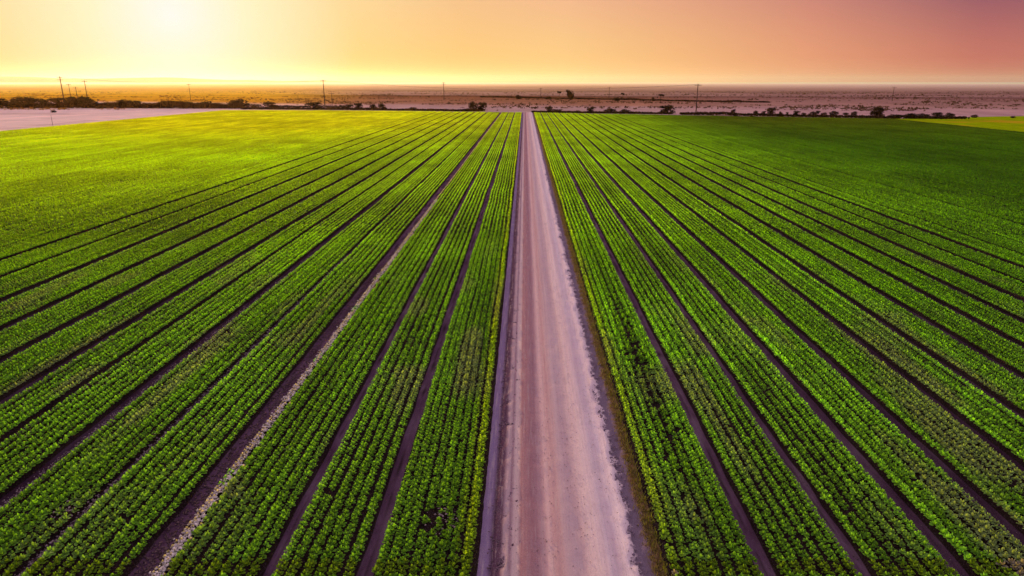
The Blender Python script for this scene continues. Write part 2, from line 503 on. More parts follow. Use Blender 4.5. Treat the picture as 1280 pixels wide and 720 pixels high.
def tint_of(X, Y, rowrand):
    n = len(X)
    base = np.tile(np.array([.085, .255, .010]), (n, 1))
    lime = np.array([.40, .52, .004]); dark = np.array([.050, .150, .005]); grey = np.array([.29, .31, .17])
    left = np.clip((-X - 2) / 45, 0, 1) * np.clip((Y - 20) / 60, 0, 1)  # brighter light on the sun side put into the leaf colour
    base += (lime - base) * (left * .6)[:, None]
    mid_ = np.clip((Y - 18) / 60, 0, 1) * (1 - np.clip((X - 10) / 40, 0, 1))
    base += (np.array([.28, .48, .004]) - base) * (mid_ * .5)[:, None]
    d = far_side(X, Y) * .75  # fall-off of light to the right painted into the tint
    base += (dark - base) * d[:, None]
    yel = np.clip((Y - 95) / 75, 0, 1) * np.exp(-((X / Y + .42) / .38) ** 2) * 1.1  # yellow sun glow painted on leaves around the sun's bearing
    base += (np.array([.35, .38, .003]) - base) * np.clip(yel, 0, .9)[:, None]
    ol = np.clip((Y - 110) / 90, 0, 1) * np.clip((X - 25) / 40, 0, 1)
    base += (np.array([.075, .105, .004]) - base) * (ol * .85)[:, None]
    nb = np.clip((34 - Y) / 18, 0, 1)
    base += (np.array([.115, .215, .020]) - base) * (nb * .55)[:, None]
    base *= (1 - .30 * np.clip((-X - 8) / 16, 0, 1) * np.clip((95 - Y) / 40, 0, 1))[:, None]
    near = np.clip((17 - Y) / 7, 0, 1) * .25 + np.clip((-X - 4) / 14, 0, 1) * np.clip((30 - Y) / 20, 0, 1) * .3
    base += (np.array([.05, .13, .012]) - base) * near[:, None]
    base *= (.82 + .36 * vnoise(X, Y * .35, 1.4, 31))[:, None]
    base *= (.80 + .40 * vnoise(X * 1.0, Y, 9.0, 32))[:, None]
    base *= rowrand[:, None]
    base *= (1 - .50 * np.clip((X - 24) / 28, 0, 1))[:, None]  # more of the painted darkening away from the sun
    base *= (1.80 - .14 * np.clip((Y - 15) / 30, 0, 1))[:, None]
    # tired greyish patches between the close beds
    g = np.clip((vnoise(X, Y * .22, .9, 33) - .64) * 5, 0, 1) * np.clip((46 - Y) / 22, 0, 1)
    g = g * (.35 + .65 * (vnoise(X, Y, 5, 34) > .45))
    base += (grey - base) * (g * .6)[:, None]
    # pale wilted row beside the double wheel track on the left
    s = X / K
    pr = ((s > -.752) & (s < -.722)) * (vnoise(X, Y, .8, 35) > .25)
    base = np.where(pr[:, None], np.array([.55, .48, .40]) * (.6 + .6 * rng.random(n))[:, None], base)
    # yellowing outer rows along the road
    yl = np.clip(1 - np.abs(s + .12) / .028, 0, 1) + np.clip(1 - np.abs(s - .318) / .03, 0, 1) * .8
    yl *= np.clip((Y - 9) / 6, 0.3, 1) * np.clip(.5 + .8 * vnoise(X, Y, 2.2, 36), 0, 1)
    base += (np.array([.50, .56, .004]) - base) * np.clip(yl, 0, 1)[:, None] * .45
    return base


bare = [(-1.95, 13.9, .45), (-11.0, 14.2, .4)]

ax, ay, ar, arr, atype = [], [], [], [], []
STEP = .235
for ri, (rx, bi, r_, n_) in enumerate(rows):
    ye = float(y_end(rx))
    ystart = max(Y0 + 2.5, (abs(rx) - 7) / .80)
    if ystart > ye: continue
    lr = random.Random(ri * 7 + 1)
    yb_ = min(46.0, ye)
    ys = np.concatenate([np.arange(ystart + lr.random() * STEP, yb_, .085) if ystart < yb_ else np.array([]), np.arange(max(46.0, ystart), ye - .5, STEP)])
    n = len(ys)
    if n == 0: continue
    keep = rng.random(n) > .012
    ys = ys[keep]; n = len(ys)
    zig = np.where(ys < 46, np.where(np.arange(n) % 2 == 0, .046, -.046), 0.0)
    ax.append(rx + zig + lr.uniform(-.022, .022) + rng.normal(0, .011, n) + (vnoise(ys, 0 * ys + bi * 3.7, 6.0, 71) - .5) * .07); ay.append(ys + rng.normal(0, .018, n))
    arr.append(np.full(n, (lr.uniform(.80, 1.18)) * (1.1 if r_ in (0, n_ - 1) else 1)))
    # growth differs from row to row
    ar.append(np.full(n, lr.uniform(.88, 1.12)))
X = np.concatenate(ax); Y = np.concatenate(ay); RR = np.concatenate(arr); GS = np.concatenate(ar)
keep = np.ones(len(X), bool)
weak = np.clip(1 - np.abs(X - 4.35 - .012 * (Y - 25)) / .55, 0, 1) * np.clip(1 - np.abs(Y - 25) / 12, 0, 1)
keep &= ~(rng.random(len(X)) < weak * .5)
for (bx_, by_, br_) in bare:
    dd = np.hypot(X - bx_, (Y - by_) * .8)
    keep &= ~((dd < br_) & (rng.random(len(X)) < .55))
X, Y, RR, GS = X[keep], Y[keep], RR[keep], GS[keep]
weak = weak[keep]
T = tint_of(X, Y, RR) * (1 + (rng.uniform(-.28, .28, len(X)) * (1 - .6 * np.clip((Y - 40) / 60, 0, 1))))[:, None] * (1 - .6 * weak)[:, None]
SCALE = GS * rng.uniform(.86, 1.16, len(X)) * (.92 + .25 * vnoise(X, Y, 3.5, 41))
s_ = X / K
SCALE = np.where((s_ > -.752) & (s_ < -.722), SCALE * .62, SCALE)
# outer areas: closed canopy
SCALE *= 1 + .18 * np.clip((np.abs(X) - 26) / 10, 0, 1)
ROT = rng.uniform(0, 6.283, len(X))
print('plants', len(X))

# distance along the camera axis, used to pick the closest 300 that are in the frame
cx_, sx_ = math.cos(YAW), math.sin(YAW)
fx = -sx_ * X + cx_ * Y; lx = cx_ * X + sx_ * Y
zc = fx * CT + (H - .1) * math.sin(PITCH)
up = -(H - .1) * CT + fx * math.sin(PITCH)
inframe = (np.abs(lx / zc) < 639 / 853) & (up / zc > -357 / 853)
cand = np.where(inframe)[0]
cand = cand[np.argsort(zc[cand])][:300]
single = np.zeros(len(X), bool); single[cand] = True

LODS = [(0, 21, 11, 2, .60), (21, 46, 7, 1, .65), (46, 105, 6, 1, 1.0), (105, 400, 4, 1, 1.2)]
Vs, Qs, Cs = [], [], []
off = 0
for (y0, y1, nl, sg, sz) in LODS:
    sel = (Y >= y0) & (Y < y1) & ~single
    var = rng.integers(0, 6, len(X))
    for v in range(6):
        idx = np.where(sel & (var == v))[0]
        if len(idx) == 0: continue
        tv, tq, tc = plant_template(nl, sg, 100 * nl + v, sz)
        c, s = np.cos(ROT[idx]), np.sin(ROT[idx]); sc = SCALE[idx]
        PX = X[idx, None] + sc[:, None] * (c[:, None] * tv[None, :, 0] - s[:, None] * tv[None, :, 1])
        PY = Y[idx, None] + sc[:, None] * (s[:, None] * tv[None, :, 0] + c[:, None] * tv[None, :, 1])
        PZ = sc[:, None] * tv[None, :, 2] + 0 * PX
        Vs.append(np.stack([PX, PY, PZ], -1).reshape(-1, 3))
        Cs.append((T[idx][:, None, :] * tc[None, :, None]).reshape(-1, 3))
        nv = len(tv)
        Qs.append((tq[None] + (np.arange(len(idx)) * nv)[:, None, None] + off).reshape(-1, 4))
        off += len(idx) * nv
V = np.concatenate(Vs); Q = np.concatenate(Qs); Cc = np.concatenate(Cs)
print('crop quads', len(Q))
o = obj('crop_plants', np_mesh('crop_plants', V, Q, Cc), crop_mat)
tag(o, 'rows of low leafy green crop filling both fields either side of the pale dirt road', 'crop',
    kind='stuff')
del V, Q, Cc, Vs, Qs, Cs

# the 300 nearest plants as individuals
protos = {}
for v in range(6):
    for tint in range(5):
        protos[v, tint] = None
tcent = [np.array(c) for c in [(.06, .15, .012), (.10, .22, .012), (.14, .25, .012), (.15, .16, .07), (.30, .26, .20)]]
for n_i, idx in enumerate(cand):
    v = int(rng.integers(0, 6))
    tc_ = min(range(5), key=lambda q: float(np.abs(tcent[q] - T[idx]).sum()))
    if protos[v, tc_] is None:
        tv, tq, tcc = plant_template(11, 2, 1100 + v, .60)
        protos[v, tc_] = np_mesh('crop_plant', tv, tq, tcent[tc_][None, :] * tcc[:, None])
        protos[v, tc_].materials.append(crop_mat)
    o = bpy.data.objects.new('crop_plant', protos[v, tc_])
    o.location = (float(X[idx]), float(Y[idx]), 0)
    o.rotation_euler = (0, 0, float(ROT[idx]))
    o.scale = (float(SCALE[idx]),) * 3
    COL.objects.link(o)
    tag(o, 'small green leafy crop plant in the planted rows along the very bottom of the picture', 'crop plant',
        'crop plants in the nearest rows')

# ------------------------------------------------------------------ loose clods, and weeds on the verges
def clods(name, pts, sizes, mat, cols):
    base_v = np.array([(1, 0, 0), (-1, 0, 0), (0, 1, 0), (0, -1, 0), (0, 0, 1), (0, 0, -1)], float)
    base_f = np.array([(0, 2, 4), (2, 1, 4), (1, 3, 4), (3, 0, 4), (2, 0, 5), (1, 2, 5), (3, 1, 5), (0, 3, 5)])
    n = len(pts)
    Vv = base_v[None] * (sizes[:, None, None] * rng.uniform(.5, 1.2, (n, 6, 3)))
    Vv += rng.normal(0, .18, (n, 6, 3)) * sizes[:, None, None]
    Vv[:, :, 2] *= .7
    Vv += pts[:, None, :]
    Fv = base_f[None] + (np.arange(n) * 6)[:, None, None]
    cc = np.repeat(cols, 6, axis=0)
    return np_mesh(name, Vv.reshape(-1, 3), Fv.reshape(-1, 3), cc)


S = NT('clod_soil')
at = S.n('ShaderNodeAttribute', attribute_name='tint')
clod_mat = S.surf(at.outputs['Color'], .95)
P, Z, C2 = [], [], []
def scatter(n, xf, y0, y1, z, smin, smax, colr):
    u = rng.random(n); ys = y0 + (y1 - y0) * u ** 1.6
    xs = xf(n, ys)
    P.append(np.stack([xs, ys, np.full(n, z)], -1)); Z.append(rng.uniform(smin, smax, n) * (1 + .4 * (rng.random(n) > .93)))
    C2.append(np.array(colr)[None] * rng.uniform(.6, 1.35, n)[:, None])
scatter(5200, lambda n, y: rng.normal(-.50, .10, n), 9, 75, -.02, .015, .042, (.19, .11, .14))
scatter(1500, lambda n, y: rng.normal(-.36, .05, n), 9, 75, -.01, .012, .030, (.46, .34, .36))
scatter(2600, lambda n, y: 2.50 + rng.normal(0, .10, n) + (vnoise(0 * y, y, .8, 51) - .5) * .3, 9, 80, -.05, .012, .038, (.22, .15, .20))
scatter(2600, lambda n, y: rng.uniform(-.2, 2.45, n), 9, 60, .0, .007, .02, (.33, .22, .23))
scatter(3800, lambda n, y: rng.normal(-.74 * K, .07, n), 9, 60, .03, .02, .055, (.60, .50, .47))
scatter(2600, lambda n, y: rng.normal(-.782 * K, .16, n), 9, 40, -.13, .015, .05, (.12, .07, .075))
for s0 in (-1.25, -1.04):
    scatter(1400, lambda n, y, s0=s0: rng.normal(s0 * K + .2, .07, n), 11, 40, -.05, .015, .04, (.25, .18, .19))
for (bx_, by_, br_) in bare:
    n = 60
    th_ = rng.uniform(0, 6.28, n); q = br_ * np.sqrt(rng.random(n))
    P.append(np.stack([bx_ + q * np.cos(th_), by_ + q * np.sin(th_) * 1.2, np.full(n, .03)], -1)); Z.append(rng.uniform(.015, .045, n))
    C2.append(np.array((.34, .25, .24))[None] * rng.uniform(.6, 1.3, n)[:, None])
for s0, _w in LW[:2] + RW[:4]:
    scatter(500, lambda n, y, s0=s0: rng.normal(s0 * K, .11, n), 9, 35, -.15, .008, .024, (.14, .085, .11))
tag(obj('soil_clods', clods('soil_clods', np.concatenate(P), np.concatenate(Z), clod_mat, np.concatenate(C2)), clod_mat),
    'loose crumbly soil clods scattered on the road edges and wheel tracks', 'soil clods', kind='stuff')

weed_mat = leaf_material('verge_weed', .3, .7, .2)
def blades(n, xf, y0, y1, hmin, hmax, colr):
    u = rng.random(n); ys = y0 + (y1 - y0) * u ** 1.7; xs = xf(n, ys)
    h_ = rng.uniform(hmin, hmax, n); az = rng.uniform(0, 6.28, n); ln = rng.uniform(.1, .9, n) * h_
    wd = rng.uniform(.006, .014, n)
    dx, dy_ = np.cos(az), np.sin(az)
    b = np.stack([xs, ys, np.full(n, -.06)], -1)
    sdv = np.stack([-dy_ * wd, dx * wd, 0 * wd], -1)
    tip = b + np.stack([dx * ln, dy_ * ln, h_], -1)
    Vv = np.stack([b - sdv, b + sdv, tip + sdv * .4, tip - sdv * .4], 1)
    return Vv, np.array(colr)[None] * rng.uniform(.6, 1.4, n)[:, None]
BV, BC = [], []
for a_ in [(11000, lambda n, y: 2.93 + rng.normal(0, .075, n), 9, 110, .03, .11, (.16, .125, .05)),
           (3500, lambda n, y: 3.05 + rng.normal(0, .06, n), 9, 120, .05, .15, (.20, .20, .02)),
           (2500, lambda n, y: CROP_L + rng.normal(.03, .05, n), 9, 110, .03, .10, (.12, .12, .02))]:
    vv, cc = blades(*a_); BV.append(vv); BC.append(cc)
Vv = np.concatenate(BV); cc = np.concatenate(BC)
tag(obj('verge_weeds', np_mesh('verge_weeds', Vv.reshape(-1, 3), np.arange(len(Vv) * 4).reshape(-1, 4), np.repeat(cc, 4, axis=0)), weed_mat),
    'thin brown and olive weeds growing along the edges of the dirt road', 'weeds', kind='stuff')

# ------------------------------------------------------------------ shrubs and trees beyond the fields
bark = NT('bark')
bark_mat = bark.surf(bark.ramp(bark.noise(bark.pos(), 4, 4), [(.3, (.05, .03, .02)), (.7, (.10, .065, .045))]), .95)
shrub_mat = leaf_material('shrub_leaf', .08, .9, .05)


def frustum_rings(pts, rads, n=7):
    V, Q = [], []
    for (q, r_) in zip(pts, rads):
        for i in range(n):
            a = 2 * math.pi * i / n
            V.append((q[0] + r_ * math.cos(a), q[1] + r_ * math.sin(a), q[2]))
    for k_ in range(len(pts) - 1):
        for i in range(n):
            Q.append((k_ * n + i, k_ * n + (i + 1) % n, (k_ + 1) * n + (i + 1) % n, (k_ + 1) * n + i))
    return V, Q


def trunk_mesh(seed, style):
    r = random.Random(seed)
    V, Q = [], []
    ht = {'bush': .35, 'tree': .5, 'flat': .8, 'hedge': .3}[style]
    def add(v, q):
        b = len(V); V.extend(v); Q.extend([tuple(b + i for i in f) for f in q])
    add(*frustum_rings([(0, 0, -.03), (.01, 0, ht * .5), (.02, .01, ht)], [.05, .035, .028]))
    for i in range(5):
        a = i * 1.26 + r.uniform(-.3, .3); z0 = ht * r.uniform(.4, .95)
        L = r.uniform(.2, .38)
        add(*frustum_rings([(0, 0, z0), (math.cos(a) * L * .5, math.sin(a) * L * .5, z0 + .1), (math.cos(a) * L, math.sin(a) * L, z0 + .18)], [.022, .015, .006], 5))
    return np_mesh('trunk', np.array(V), np.array(Q))


def crown_mesh(seed, style, n=900):
    """unit crown: width about 1, height about 1, made of leaf sprays gathered in uneven clumps"""
    g = np.random.default_rng(seed)
    if style == 'bush':
        L = [(0, 0, .42, .44, .42), (-.2, 0, .12, .26, .16), (.2, .05, .12, .26, .16)] + [(g.uniform(-.3, .3), g.uniform(-.3, .3), g.uniform(.12, .78), g.uniform(.14, .25), g.uniform(.12, .22)) for _ in range(9)]
    elif style == 'tree':
        L = [(0, 0, .5, .38, .42), (.05, 0, .18, .25, .18)] + [(g.uniform(-.3, .3), g.uniform(-.3, .3), g.uniform(.35, .88), g.uniform(.12, .22), g.uniform(.10, .18)) for _ in range(10)]
    elif style == 'flat':
        L = [(g.uniform(-.32, .32), g.uniform(-.3, .3), g.uniform(.78, .92), g.uniform(.14, .24), g.uniform(.06, .12)) for _ in range(8)]
    else:
        L = [(-.5 + (i + .5) / 12, g.uniform(-.05, .05), g.uniform(.35, .55), g.uniform(.07, .11), g.uniform(.3, .5)) for i in range(12)]
    wts = np.array([l[3] ** 2 for l in L]); wts /= wts.sum()
    which = g.choice(len(L), n, p=wts)
    LL = np.array(L)[which]
    d = g.normal(0, 1, (n, 3)); d /= np.linalg.norm(d, axis=1)[:, None]
    rad = g.random(n) ** .35
    P_c = LL[:, :3] + d * np.stack([LL[:, 3], LL[:, 3], LL[:, 4]], -1) * rad[:, None]
    P_c[:, 2] = np.maximum(P_c[:, 2], .02)
    a1 = g.normal(0, 1, (n, 3)); a1 /= np.linalg.norm(a1, axis=1)[:, None]
    a2 = np.cross(a1, d); a2 /= (np.linalg.norm(a2, axis=1)[:, None] + 1e-6)
    sz = g.uniform(.03, .065, n)[:, None]
    Vv = np.stack([P_c - a1 * sz, P_c - a2 * sz * .7, P_c + a1 * sz, P_c + a2 * sz * .7], 1).reshape(-1, 3)
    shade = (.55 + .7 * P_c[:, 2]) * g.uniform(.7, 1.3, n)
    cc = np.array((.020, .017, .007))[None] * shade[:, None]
    return np_mesh('crown', Vv, np.arange(n * 4).reshape(-1, 4), np.repeat(cc, 4, axis=0))


MESH = {}
def plant_tree(px, base, wpx, hpx, style, name, label, cat, group=None, thin=False):
    dy = base - 102.0
    Xp, Yp = spot(px, dy)
    wm = wpx / dy * K * (1.25 if group == BT else 1.1)
    hm = hpx / dy * K * (1.0 if group == BT else 1.05)
    e = bpy.data.objects.new(name, None); COL.objects.link(e)
    e.location = (Xp, Yp, PLAIN_Z)
    sd = random.randint(0, 5)
    e.rotation_euler = (0, 0, 0 if style == 'hedge' else random.uniform(0, 6.28))
    e.empty_display_size = .3
    key = (style, sd)
    if key not in MESH:
        MESH[key] = (trunk_mesh(sd, style), crown_mesh(sd + 40, style, 1100 if style != 'flat' else 500))
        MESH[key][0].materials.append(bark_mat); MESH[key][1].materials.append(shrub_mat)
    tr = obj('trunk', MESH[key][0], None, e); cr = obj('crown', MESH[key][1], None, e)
    depth = wm if style != 'hedge' else 2.2
    tr.scale = (min(wm, hm) * .8, min(wm, hm) * .8, hm); cr.scale = (wm, depth, hm)
    tag(e, label, cat, group)
    return e


BT = 'trees and bushes beyond the left field'
BR = 'bushes beyond the right field'
BD = 'distant trees on the plain'
TREES = [
 (10, 134, 38, 15, 'bush', 'broad_bush', 'dark broad bush cut by the left edge of the photo', 'bush', BT),
 (38, 134, 30, 15, 'bush', 'broad_bush', 'dark rounded bush, second from the left edge, behind the bare pink ground', 'bush', BT),
 (68, 134, 24, 14, 'tree', 'broad_tree', 'dark tree right in front of the tallest utility pole at far left', 'tree', BT),
 (92, 134, 28, 15, 'tree', 'broad_tree', 'dark tree between the two tallest utility poles at far left', 'tree', BT),
 (108, 134, 16, 12, 'bush', 'broad_bush', 'dark bush just right of the second tall pole at far left', 'bush', BT),
 (128, 134, 28, 8, 'bush', 'low_bush', 'low dark bush filling the dip before a rounded bush on the left', 'bush', BT),
 (153, 134, 28, 12, 'bush', 'broad_bush', 'rounded dark hump of a bush under the brightest sky', 'bush', BT),
 (173, 134, 22, 9, 'bush', 'low_bush', 'low bush on the right flank of the rounded hump', 'bush', BT),
 (192, 134, 24, 8, 'bush', 'low_bush', 'low dark bush midway along the left tree line', 'bush', BT),
 (208, 134, 16, 10, 'bush', 'small_bush', 'small pointed bush in the left tree line, left of the faint lone pole', 'bush', BT),
 (229, 134, 20, 10, 'bush', 'small_bush', 'small peaked bush under the faint lone pole at left', 'bush', BT),
 (250, 134, 26, 9, 'bush', 'low_bush', 'low bush just right of the faint lone pole', 'bush', BT),
 (273, 134, 26, 8, 'bush', 'low_bush', 'low bush joining a bigger rounded bush on its right', 'bush', BT),
 (296, 134, 28, 13, 'bush', 'broad_bush', 'last large rounded bush at the right end of the left tree line', 'bush', BT),
 (316, 134, 18, 6, 'bush', 'low_bush', 'thin low bush between two rounded bushes in the left centre', 'bush', BT),
 (335, 134.3, 17, 10, 'bush', 'small_bush', 'rounded bush standing above the thin hedge left of the central pole', 'bush', BT),
 (362, 134.3, 40, 5, 'hedge', 'thin_hedge', 'thin low hedge running towards the pole in the left centre', 'hedge', BT),
 (392, 134.5, 22, 9, 'bush', 'small_bush', 'dark bush at the foot of the tall pole in the left centre', 'bush', BT),
 (418, 134.5, 24, 5, 'hedge', 'thin_hedge', 'thin low hedge just right of the tall pole in the left centre', 'hedge', BT),
 (436, 135, 11, 7, 'bush', 'small_bush', 'small faint bush left of a darker round one in the left centre', 'bush', BT),
 (448, 136, 11, 10, 'bush', 'round_bush', 'dark round bush by itself left of a pair of bushes', 'bush', BT),
 (466, 136, 9, 8, 'bush', 'round_bush', 'left one of the pair of small dark bushes', 'bush', BT),
 (477, 136, 10, 9, 'bush', 'round_bush', 'right one of the pair of small dark bushes', 'bush', BT),
 (516, 136, 9, 4, 'bush', 'low_bush', 'tiny low bush alone left of the distant pole near centre', 'bush', BT),
 (583, 137.5, 9, 4, 'bush', 'low_bush', 'tiny low bush at the left foot of the big double bush', 'bush', BT),
 (592, 137.5, 11, 13, 'bush', 'tall_bush', 'left half of the big dark double bush left of the road end', 'bush', BT),
 (603, 137.5, 12, 13, 'bush', 'tall_bush', 'right half of the big dark double bush left of the road end', 'bush', BT),
 (687, 138.5, 8, 8, 'bush', 'small_bush', 'first small pointed bush right of the road end', 'bush', BR),
 (696, 138.5, 13, 4, 'bush', 'low_bush', 'low spreading bush touching the first one right of the road end', 'bush', BR),
 (722, 139, 5, 3, 'bush', 'low_bush', 'tiny dark tuft between the bushes right of the road end', 'bush', BR),
 (738, 139, 11, 7, 'bush', 'small_bush', 'small conical bush right of the road end', 'bush', BR),
 (762, 139.5, 17, 6, 'bush', 'low_bush', 'low wide bush, left one of two right of the road', 'bush', BR),
 (781, 139.7, 14, 5, 'bush', 'low_bush', 'low wide bush, right one of two right of the road', 'bush', BR),
 (834, 140.5, 21, 12, 'bush', 'broad_bush', 'big dark rounded bush left of the pole on the right', 'bush', BR),
 (903, 141, 6, 4, 'bush', 'low_bush', 'tiny tuft a little right of the pole on the right', 'bush', BR),
 (915, 140.5, 7, 6, 'bush', 'round_bush', 'small round dark bush right of the pole on the right', 'bush', BR),
 (919, 145, 8, 3, 'bush', 'low_bush', 'flat bush at the field edge below a small round bush', 'bush', BR),
 (937, 145.5, 11, 3, 'bush', 'low_bush', 'flat wide bush at the far edge of the right field', 'bush', BR),
 (943, 140, 7, 4, 'bush', 'low_bush', 'small bush in the thin row above the flat wide bush', 'bush', BR),
 (953, 139.5, 5, 3, 'bush', 'low_bush', 'tiny tuft just left of a taller bush in the right distance', 'bush', BR),
 (962, 140, 11, 8, 'bush', 'small_bush', 'uneven dark bush, tallest between the pole and the big round bush on the right', 'bush', BR),
 (974, 144, 6, 7, 'bush', 'small_bush', 'narrow upright bush at the edge of the right field', 'bush', BR),
 (982, 141, 4, 3, 'bush', 'low_bush', 'tiny tuft right of the narrow upright bush', 'bush', BR),
 (993, 142, 9, 6, 'bush', 'small_bush', 'small dark bush with a lower tuft on its right', 'bush', BR),
 (1002, 142.5, 7, 4, 'bush', 'low_bush', 'lower tuft attached to the small dark bush on its left', 'bush', BR),
 (1015, 143, 12, 7, 'bush', 'small_bush', 'dark ragged bush in the middle of the right-hand row', 'bush', BR),
 (1027, 141.5, 8, 3, 'bush', 'low_bush', 'faint tuft just right of the dark ragged bush', 'bush', BR),
 (1039, 142.5, 12, 6, 'bush', 'small_bush', 'peaked bush left of a fainter tuft in the right-hand row', 'bush', BR),
 (1054, 141.5, 9, 3, 'bush', 'low_bush', 'faint low tuft between two peaked bushes on the right', 'bush', BR),
 (1064, 142, 8, 5, 'bush', 'small_bush', 'last peaked bush before the big round bush on the right', 'bush', BR),
 (1092, 144, 18, 14, 'bush', 'round_bush', 'biggest dark round bush of the right-hand side', 'bush', BR),
 (1114, 146, 19, 6, 'bush', 'low_bush', 'low dark bush at the right foot of the biggest round bush', 'bush', BR),
 (1138, 146, 24, 7, 'bush', 'low_bush', 'long dark bush between a low bush and a blocky bush at right', 'bush', BR),
 (1153, 146, 9, 6, 'bush', 'small_bush', 'small bush wedged left of the blocky bush at right', 'bush', BR),
 (1166, 146, 14, 9, 'bush', 'broad_bush', 'blocky dark bush where the bright young field begins', 'bush', BR),
 (1181, 145.5, 12, 7, 'bush', 'small_bush', 'brownish bush right of the blocky dark bush', 'bush', BR),
 (1212, 145, 9, 4, 'bush', 'low_bush', 'small low bush alone above the bright young field', 'bush', BR),
 (1259, 145.5, 7, 3, 'bush', 'low_bush', 'tiny tuft near the right edge above the bright young field', 'bush', BR),
 (60, 139.5, 7, 3.5, 'bush', 'low_bush', 'tiny dark tuft alone on the bare pink ground at far left', 'bush', None),
 (648, 123, 8, 6, 'bush', 'small_bush', 'distant small bush straight beyond the end of the road', 'bush', BD),
 (686, 123, 10, 4, 'bush', 'low_bush', 'distant low bush left of the tall distant tree', 'bush', BD),
 (699, 123.5, 5, 10, 'flat', 'slender_tree', 'distant slender tree just left of the tall rounded tree', 'tree', BD),
 (713, 123.8, 12, 12, 'tree', 'round_tree', 'tallest distant tree on the plain, right of the road', 'tree', BD),
 (771, 125, 8, 5, 'bush', 'low_bush', 'distant low bush below a slender tree right of the thin pole', 'bush', BD),
 (778, 123.5, 5, 8, 'flat', 'slender_tree', 'distant slender tree with small crown right of the thin pole', 'tree', BD),
 (816, 125, 4, 5, 'bush', 'small_bush', 'distant tuft just left of the flat-topped tree', 'bush', BD),
 (825, 126, 9, 9, 'flat', 'flat_topped_tree', 'distant flat-topped tree above the big rounded bush', 'tree', BD),
]
for t_ in TREES:
    plant_tree(*t_)

# long dark hedge line across the plain
def long_hedge(name, pts, h, label, n, width=3.0):
    g = np.random.default_rng(len(pts) + n)
    P = np.array([spot(a, b - 102.0) for a, b in pts])
    seg = np.linalg.norm(np.diff(P, axis=0), axis=1); cum = np.concatenate([[0], np.cumsum(seg)])
    u = g.random(n) * cum[-1]
    Xh = np.interp(u, cum, P[:, 0]); Yh = np.interp(u, cum, P[:, 1])
    hh = h * (.45 + .9 * vnoise(Xh, 0 * Xh, 6.0, 61)) * np.sqrt(g.random(n))
    c = np.stack([Xh, Yh + g.normal(0, width / 3, n), PLAIN_Z + hh], -1)
    a1 = g.normal(0, 1, (n, 3)); a1 /= np.linalg.norm(a1, axis=1)[:, None]
    b1 = g.normal(0, 1, (n, 3)); a2 = np.cross(a1, b1); a2 /= np.linalg.norm(a2, axis=1)[:, None]
    sz = g.uniform(.22, .48, n)[:, None]
    Vv = np.stack([c - a1 * sz, c - a2 * sz * .7, c + a1 * sz, c + a2 * sz * .7], 1).reshape(-1, 3)
    Vv[:, 2] = np.maximum(Vv[:, 2], PLAIN_Z)
    cc = np.array((.030, .020, .010))[None] * g.uniform(.6, 1.4, n)[:, None]
    o = obj(name, np_mesh(name, Vv, np.arange(4 * n).reshape(-1, 4), np.repeat(cc, 4, axis=0)), shrub_mat)
    tag(o, label, 'hedge')
    return o
long_hedge('long_hedge', [(600, 120.5), (650, 121.5), (760, 123.5), (880, 126), (960, 127)], .8, 'long thin dark hedge line crossing the far plain right of the road', 9000)
long_hedge('field_hedge', [(300, 135.5), (420, 136), (600, 138)], .7, 'knee-high scrubby hedge along the far end of the left field', 5000, 1.5)
long_hedge('field_hedge', [(665, 139.3), (790, 140.5), (840, 141)], .6, 'knee-high scrubby hedge along the far end of the right field', 2600, 1.5)
long_hedge('field_hedge', [(850, 141.5), (960, 143.3), (1100, 146), (1200, 146.5)], .75, 'patchy knee-high scrub along the far edge of the dark right-hand field', 3600, 3.0)
long_hedge('field_hedge', [(0, 134.2), (150, 134.2), (300, 134.6)], 2.2, 'scrubby undergrowth hedge at the foot of the left tree line', 16000, 2)

# ------------------------------------------------------------------ utility poles
wood = NT('pole_wood')
wood_mat = wood.surf(wood.ramp(wood.noise(wood.pos(), 3, 4), [(.3, (.07, .045, .03)), (.7, (.13, .085, .06))]), .9)
cer = NT('insulator_ceramic')
cer_mat = cer.surf((.16, .12, .10), .4)
wirem = NT('wire_metal')
wire_mat = wirem.surf((.06, .045, .04), .5)


def box_mesh(name, x0, x1, y0, y1, z0, z1):
    V = np.array([(a, b, c) for a in (x0, x1) for b in (y0, y1) for c in (z0, z1)], float)
    Q = np.array([(0, 1, 3, 2), (4, 6, 7, 5), (0, 4, 5, 1), (2, 3, 7, 6), (0, 2, 6, 4), (1, 5, 7, 3)])
    return np_mesh(name, V, Q)


def utility_pole(px, top, base, label, arms=1, r0=.17, group='utility poles on the plain', name='utility_pole'):
    dy = base - 102.0
    Xp, Yp = spot(px, dy)
    h = (base - top) / dy * H + .3
    e = bpy.data.objects.new(name, None); COL.objects.link(e); e.location = (Xp, Yp, PLAIN_Z)
    tag(e, label, 'pole', group)
    v, q = frustum_rings([(0, 0, -.05), (0, 0, h * .5), (0, 0, h)], [r0, r0 * .8, r0 * .6], 8)
    n = len(v); v = v + [(0, 0, h + .02)]
    me = bpy.data.meshes.new('shaft')
    me.from_pydata(v, [], q + [(n - 8 + i, n - 8 + (i + 1) % 8, n) for i in range(8)]); me.update()
    obj('shaft', me, wood_mat, e)
    for k_ in range(arms):
        z = h - .5 - k_ * .9
        ca = obj('crossarm', box_mesh('crossarm', -1.15, 1.15, -.17, -.06, z - .06, z + .06), wood_mat, e)
        for xi in (-1.0, -.4, .4, 1.0):
            v, q = frustum_rings([(xi, -.115, z + .06), (xi, -.115, z + .12), (xi, -.115, z + .22)], [.03, .06, .04], 6)
            obj('insulator', np_mesh('insulator', np.array(v), np.array(q)), cer_mat, ca)
    return e, (Xp, Yp, PLAIN_Z + h - .5 + .22)


